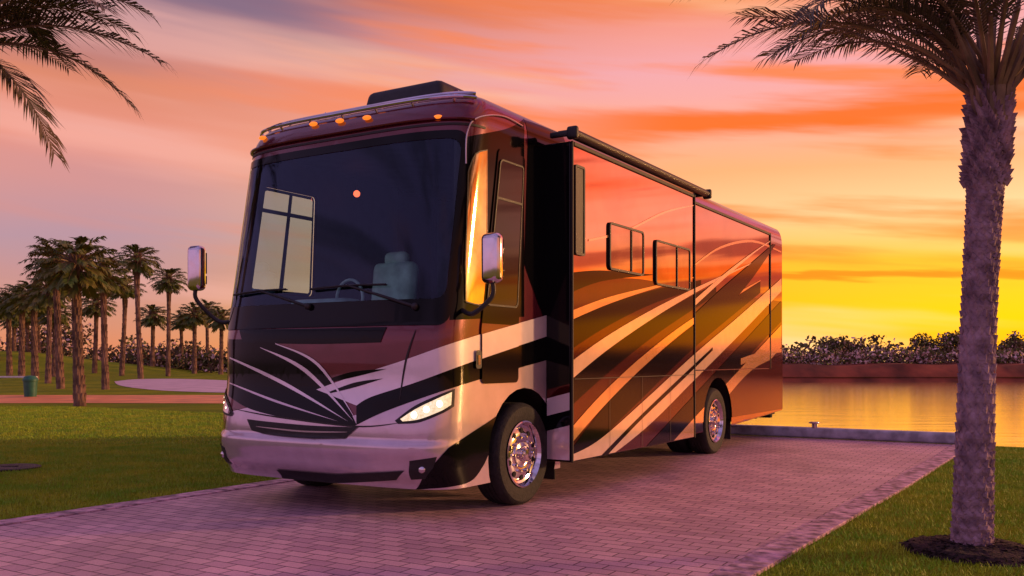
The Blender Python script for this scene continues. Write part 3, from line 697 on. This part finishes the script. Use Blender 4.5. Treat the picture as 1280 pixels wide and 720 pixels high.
rand_fronds(g,c0,22,2.1,38,84,5,n=60,ll=.38,lw=.014,hang=.4,stem=.018,start=.2)
for i in range(16):
    q=i*2.4; d=Vector((math.cos(q),math.sin(q),0)); el=random.uniform(.7,1.2)
    g.tube([c0+d*.08-Vector((0,0,.35)),c0+d*.13,c0+d*.13+(d*math.cos(el)+Vector((0,0,math.sin(el))))*.5],[.03,.024,.014],5,1)
g.build('crown',['frond','stem'],pr,recalc=False,smooth=False)
M['mulch']=mat('mulch',(.035,.018,.018),.95,var=.5,vscale=30,bump=1,bscale=50)
g=MB(); n=40; vs=[(0,0,.07)]
for k,(r,z) in enumerate(((.25,.06),(.36,.045),(.44,.0))):
    for i in range(n):
        q=2*math.pi*i/n; r2=r*(1+.05*math.sin(3*q)+random.uniform(-.03,.03)); vs.append((r2*math.cos(q),r2*math.sin(q),z+random.uniform(-.008,.008) if z else -.01))
fs=[(0,1+i,1+(i+1)%n) for i in range(n)]+[(1+k*n+i,1+k*n+(i+1)%n,1+(k+1)*n+(i+1)%n,1+(k+1)*n+i) for k in range(2) for i in range(n)]
g.add(vs,fs)
for i in range(900):
    q=random.uniform(0,6.28); r=.43*math.sqrt(random.random()); a=random.uniform(0,3.14); l=random.uniform(.012,.03)
    z=.065-.06*(r/.45)**2+.012; c_=Vector((r*math.cos(q),r*math.sin(q),z)); u=Vector((math.cos(a),math.sin(a),random.uniform(-.4,.4)))*l; v=Vector((-math.sin(a),math.cos(a),random.uniform(-.4,.4)))*l*.3
    g.add([c_-u-v,c_+u-v,c_+u+v,c_-u+v],[(0,1,2,3)])
o=g.build('mulch_ring','mulch',None,False,recalc=False,loc=(bx,by,0)); tag(o,kind='structure')
lx,ly=-6.1,9.6
pl=empty('palm_tree',(lx,ly,0)); tag(pl,'palm whose dark fronds hang into the top left of the picture','palm tree')
g=MB(); palm_trunk(g,[(0,0,-.05),(.02,0,1.7),(.05,0,3.4),(.06,0,4.5)],[.19,.16,.16,.19,.12],10,boots=.75,n=20); g.build('trunk','bark',pl,recalc=False,smooth=False)
g=MB(); c1=Vector((.06,0,4.5))
def rell(px,py,dy=0):
    d=ly+dy; return Vector(((px-640)/F*d-lx,dy,CH-(py-451)*d/F))
for (mx_,my_,ex,ey,dy) in [(60,-60,186,18,.2),(60,-10,202,78,-.1),(70,20,168,136,.3),(10,40,68,192,-.2),(20,-20,60,60,.8),(-10,-80,120,-30,.5),(20,-50,130,10,-.8),(30,-35,165,40,.5),(-120,60,-140,240,.2),(-60,90,-40,220,.6)]:
    frond(g,c1,rell(mx_,my_,dy*.5),rell(ex,ey,dy),n=76,ll=.52,lw=.024,hang=.6,stem=.022,start=.14)
rand_fronds(g,c1,14,2.2,30,85,11,n=40,ll=.42,lw=.022,hang=.5,stem=.018)
g.build('crown',['frond','stem'],pl,recalc=False,smooth=False)

def make_palm(seed,h,cr):
    random.seed(seed); e=empty('palm_tree'); g=MB(); b=random.uniform(-.03,.03)*h
    palm_trunk(g,[(0,0,-.1),(b*.6,0,h*.35),(b,0,h*.7),(b*.8,0,h-cr*.55)],[.18,.13,.12,.14,.20],8,boots=.6,n=10); g.build('trunk','barkfar',e,recalc=False,smooth=False)
    g=MB(); c=Vector((b*.8,0,h-cr*1.0)); rand_fronds(g,c,50,cr*1.15,-60,82,seed,n=13,ll=cr*.52,lw=.07,hang=.9,stem=.025,start=.35); g.build('crown',['frondfar','stem'],e,recalc=False,smooth=False)
    return e
protos=[(make_palm(21,5.0,.95),5.0),(make_palm(22,8.5,1.1),8.5),(make_palm(23,6.5,1.1),6.5)]
used=[False]*3
spec=[(100,26,289,0,'nearest and fullest palm of the left row, rough trunk on the front lawn'),
(132,41,314,2,'slim palm just right of the nearest one, past the orange road'),
(176,66,302,1,'tall thin palm third from the nearest, clear against the sky'),
(210,76,331,1,'tall palm at the right end of the left group, above the pale path'),
(76,42,296,2,'full palm just behind the nearest palm, crown touching it on the left'),
(60,52,338,2,'dark palm of the receding row left of the nearest trunk'),
(44,62,346,0,'palm of the receding row above the green bin'),
(27,70,352,2,'palm of the receding row left of the green bin'),
(12,80,360,0,'second palm from the left picture edge, far off'),
(-2,88,368,2,'far palm cut by the left picture edge'),
(152,78,342,1,'palm between the slim palm and the tall thin palm'),
(190,98,378,0,'low far palm between the two tall palms'),
(228,104,388,2,'low far palm right of the tall right-hand palm'),
(243,92,376,0,'far palm left of the pair next to the motorhome'),
(260,100,372,2,'far palm in the pair next to the motorhome, left one'),
(276,86,381,0,'palm of the left lawn closest to the motorhome'),
(68,74,372,0,'shorter palm in the gap between two trunks of the receding row'),
(36,96,384,1,'short far palm half hidden in the receding row above the bin'),
(118,84,362,2,'shorter palm filling the gap between the nearest and the slim palm'),
(50,100,366,2,'far palm behind the receding row, dark crown against the wood'),
(18,106,380,0,'small far palm behind the row near the left picture edge')]
for px,d,top,k,label in spec:
    pe,ph=protos[k]; h=CH+(451-top)*d/F
    if not used[k]: e=pe; used[k]=True
    else:
        e=pe.copy(); C.objects.link(e)
        for ch in list(pe.children):
            c_=ch.copy(); C.objects.link(c_); c_.parent=e
    e.location=((px-640)/F*d,d,0); s=h/ph; sx=s if d<60 else max(s,1.15+.35*((px*37)%10)/10)
    e.scale=(sx,sx,s); e.rotation_euler.z=(px*1.7)%6.28; tag(e,label,'palm tree','palms on the left lawn')

M['green']=mat('green_plastic',(.02,.14,.09),.5,var=.1)
M['white']=mat('white_stone',(.7,.66,.68),.6,var=.1)
x,d=g2w(38,496); e=MB(); e.lathe([(.001,0),(.20,0),(.235,.55),(.25,.56),(.25,.60),(.001,.60)],(0,0,0),'z',20); 
b=e.build('litter_bin','green',None,loc=(x,d,0)); tag(b,'dark green round litter bin beside the orange road at far left','bin')
h=MB(); h.lathe([(.26,.58),(.26,.63),(.18,.74),(.001,.77)],(0,0,0),'z',20); h.build('lid','green',b)
x,d=g2w(12,483); b=empty('bench',(x,d,0)); tag(b,'low white bench on the lawn at the left picture edge','bench')
g=MB(); g.rbox((0,0,.47),(2.6,.45,.09),.02); g.build('seat','white',b)
for sx in (-1,1): g=MB(); g.rbox((sx*1.0,0,.21),(.14,.38,.43),.02); g.build('leg','white',b)
x,d=g2w(12,586); g=MB(); g.lathe([(.34,-.01),(.34,.022),(.31,.03),(.28,.026),(.001,.03)],(0,0,0),'z',28); g.rbox((0,0,.034),(.2,.03,.01),.003)
M['iron']=mat('cover_iron',(.06,.04,.035),.7,var=.3,vscale=8,bump=.5,bscale=40); o=g.build('utility_cover','iron',None,loc=(x,d,0)); tag(o,'round dark utility cover set in the lawn at far left','cover')

def blades(n,x0,x1,y0,y1):
    P=np.random.uniform(size=(n,2))*np.array([x1-x0,y1-y0])+np.array([x0,y0])
    rx=P[:,0]-WX; ry=P[:,1]-WY; s=rx*D0+ry*D1; y=rx*N0+ry*N1
    le=np.interp(s,[-16,-8,-3,8.4],[3.3,3.2,3.12,3.05]); re=np.interp(s,[-16,-10,-8,-6,-4,-1.6,1.2,3,6.7,8.4],[-9,-7,-4.6,-3.4,-2.75,-2.55,-2.66,-2.74,-2.84,-2.85])
    ok=((y>le)|(y<re))&(s<8.4)&(P[:,1]>1)
    ok&=((P[:,0]-bx)**2+(P[:,1]-by)**2>.42**2)
    return P[ok]
A=[blades(200000,-9,0,6,14),blades(150000,-16,0,14,26),blades(180000,1,9,3.5,14)]
P=np.concatenate(A); n=len(P); sz=np.where(P[:,1]>14,1.7,1.0); hh=np.random.uniform(.018,.040,n); a=np.random.uniform(0,6.28,n); w=.0035*sz
ln=np.random.uniform(-.02,.02,(n,2))
V=np.zeros((n,3,3)); V[:,0,0]=P[:,0]-np.cos(a)*w; V[:,0,1]=P[:,1]-np.sin(a)*w; V[:,1,0]=P[:,0]+np.cos(a)*w; V[:,1,1]=P[:,1]+np.sin(a)*w; V[:,2,0]=P[:,0]+ln[:,0]; V[:,2,1]=P[:,1]+ln[:,1]; V[:,2,2]=hh
o=npmesh('lawn_grass',V.reshape(-1,3),np.arange(3*n).reshape(-1,3),['blade']); tag(o,'short mown green grass on both sides of the brick pad','grass',kind='stuff')

# ------------------------------------------------------------- sky
w=bpy.data.worlds.new('World'); bpy.context.scene.world=w; w.use_nodes=True; nt=w.node_tree; nt.nodes.clear()
out=N(nt,'ShaderNodeOutputWorld'); bg=N(nt,'ShaderNodeBackground'); tc=N(nt,'ShaderNodeTexCoord'); sp=N(nt,'ShaderNodeSeparateXYZ'); nt.links.new(tc.outputs['Generated'],sp.inputs[0])
def math_(op,a,b=None,c=None):
    n=N(nt,'ShaderNodeMath',operation=op)
    for i,v in enumerate((a,b,c)):
        if v is None: continue
        if isinstance(v,(int,float)): n.inputs[i].default_value=v
        else: nt.links.new(v,n.inputs[i])
    return n.outputs[0]
def mapr(v,a,b,c=0,d=1,sm=True):
    n=N(nt,'ShaderNodeMapRange'); n.interpolation_type='SMOOTHSTEP' if sm else 'LINEAR'; nt.links.new(v,n.inputs[0])
    for i,x in enumerate((a,b,c,d)): n.inputs[i+1].default_value=x
    return n.outputs[0]
def ramp(v,st):
    n=N(nt,'ShaderNodeValToRGB'); cr=n.color_ramp
    while len(cr.elements)<len(st): cr.elements.new(.5)
    for e,(p,c) in zip(cr.elements,st): e.position=p; e.color=(*c,1)
    nt.links.new(v,n.inputs[0]); return n.outputs[0]
def mix(f,a,b):
    n=N(nt,'ShaderNodeMix',data_type='RGBA'); nt.links.new(f,n.inputs[0])
    for i,v in ((6,a),(7,b)):
        if isinstance(v,tuple): n.inputs[i].default_value=(*v,1)
        else: nt.links.new(v,n.inputs[i])
    return n.outputs[2]
X,Y,Z=sp.outputs; hl_=math_('SQRT',math_('ADD',math_('MULTIPLY',X,X),math_('MULTIPLY',Y,Y))); hl_=math_('MAXIMUM',hl_,.001)
dt=math_('DIVIDE',math_('ADD',math_('MULTIPLY',X,math.sin(R(50))),math_('MULTIPLY',Y,math.cos(R(50)))),hl_)
cm=N(nt,'ShaderNodeCombineXYZ'); nt.links.new(math_('MULTIPLY',X,1.05),cm.inputs[0]); nt.links.new(math_('MULTIPLY',Y,1.05),cm.inputs[1]); nt.links.new(math_('MULTIPLY_ADD',X,1.3,math_('MULTIPLY',Z,12)),cm.inputs[2])
def noise(vec,sc,de,ro=.55,off=0):
    n=N(nt,'ShaderNodeTexNoise'); n.inputs['Scale'].default_value=sc; n.inputs['Detail'].default_value=de; n.inputs['Roughness'].default_value=ro
    if off:
        m_=N(nt,'ShaderNodeMapping'); m_.inputs['Location'].default_value=(off,off*.7,off*1.3); nt.links.new(vec,m_.inputs[0]); vec=m_.outputs[0]
    nt.links.new(vec,n.inputs[0]); return n.outputs[0]
na=noise(cm.outputs[0],1.0,4,.5); nb_=noise(cm.outputs[0],1.8,5,.52,3.3); nc=noise(cm.outputs[0],.7,4,.5,7.1); nd_=noise(cm.outputs[0],2.2,5,.55,21.0)
zz=math_('ADD',Z,math_('MULTIPLY',math_('SUBTRACT',nc,.5),.07)); zz=math_('MAXIMUM',zz,0.0)
left=ramp(zz,[(0,(.76,.24,.09)),(.06,(.62,.27,.18)),(.13,(.46,.28,.33)),(.21,(.76,.28,.21)),(.28,(.66,.23,.14)),(.335,(.27,.16,.22)),(.6,(.20,.14,.32)),(1,(.17,.13,.34))])
right=ramp(zz,[(0,(1.0,.34,.005)),(.04,(1,.48,.004)),(.09,(1,.45,.03)),(.155,(1,.56,.26)),(.20,(1,.42,.18)),(.30,(.85,.38,.40)),(.38,(.86,.22,.06)),(.55,(.50,.24,.34)),(1,(.24,.17,.40))])
back=ramp(zz,[(0,(.54,.27,.38)),(.15,(.54,.31,.50)),(.4,(.40,.27,.52)),(1,(.25,.19,.44))])
base=mix(mapr(dt,.25,.80),left,right); base=mix(mapr(dt,.10,-.55),base,back)
oc=mapr(nb_,.50,.66); oc=math_('MULTIPLY',oc,mapr(Z,.04,.14)); oc=math_('MULTIPLY',oc,mapr(dt,.2,.6,.15,.8))
col=mix(oc,base,mix(mapr(dt,.3,.8),(.82,.24,.12),(.95,.20,.02)))
def bank(zc,hw,c,amt,d0,d1):
    global col
    dz=math_('ABSOLUTE',math_('SUBTRACT',math_('ADD',Z,math_('MULTIPLY',math_('SUBTRACT',nd_,.5),.10)),zc))
    f=math_('MULTIPLY',mapr(dz,hw,hw*.2),mapr(dt,d0,d1)); col=mix(math_('MULTIPLY',f,amt),col,c)
bank(.245,.034,(.90,.15,.010),.92,.58,.78)
bank(.37,.040,(.80,.18,.04),.75,.30,.6)
bank(.085,.010,(.84,.20,.01),.8,.6,.8)
lc=math_('MULTIPLY',mapr(na,.52,.68),mapr(dt,-.2,.3)); col=mix(math_('MULTIPLY',lc,.55),col,mix(mapr(dt,.3,.8),(.86,.44,.38),(1,.66,.36)))
dc=math_('MULTIPLY',mapr(noise(cm.outputs[0],1.1,4,.5,12.4),.48,.64),mapr(Z,.20,.36)); dc=math_('MULTIPLY',dc,mapr(dt,.72,.40)); col=mix(math_('MULTIPLY',dc,.8),col,(.18,.13,.21))
glow=math_('ADD',1.0,math_('MULTIPLY',math_('MULTIPLY',mapr(dt,.7,1.0),mapr(Z,.30,.0)),.5))
# darker clouds added beyond the right edge of the view to vary side reflections
sc_=math_('MULTIPLY',mapr(noise(cm.outputs[0],2.4,5,.55,31.7),.51,.60),mapr(dt,.94,.99)); col=mix(math_('MULTIPLY',sc_,.8),col,(.28,.06,.035))
vsc=N(nt,'ShaderNodeVectorMath',operation='SCALE'); nt.links.new(col,vsc.inputs[0]); nt.links.new(glow,vsc.inputs['Scale'])
tn=N(nt,'ShaderNodeVectorMath',operation='MULTIPLY'); nt.links.new(vsc.outputs[0],tn.inputs[0]); nt.links.new(mix(mapr(dt,.945,.985),(1,1,1),(1.3,.74,1.2)),tn.inputs[1])  # tints unseen sky at right redder for the reflections in the side paint
col=mix(mapr(Z,.0,-.02),tn.outputs[0],(.08,.05,.05))
nt.links.new(col,bg.inputs[0]); bg.inputs[1].default_value=1.12; nt.links.new(bg.outputs[0],out.inputs[0])
sd=bpy.data.lights.new('Sun','SUN'); sd.energy=2.5; sd.angle=R(4); sd.color=(1,.52,.22); so_=bpy.data.objects.new('Sun',sd); C.objects.link(so_)
az=R(80); el=R(10); dv=Vector((math.sin(az)*math.cos(el),math.cos(az)*math.cos(el),math.sin(el))); so_.rotation_euler=dv.to_track_quat('Z','Y').to_euler()

cd=bpy.data.cameras.new('Camera'); co=bpy.data.objects.new('Camera',cd); C.objects.link(co); co.location=(0,0,CH); co.rotation_euler=(R(90),0,0)
cd.sensor_width=36; cd.lens=F/1280*36; cd.shift_y=91/1280; cd.clip_end=3000; cd.clip_start=.05
sc=bpy.context.scene; sc.camera=co; sc.view_settings.view_transform='Standard'; sc.view_settings.look='None'; sc.view_settings.exposure=0
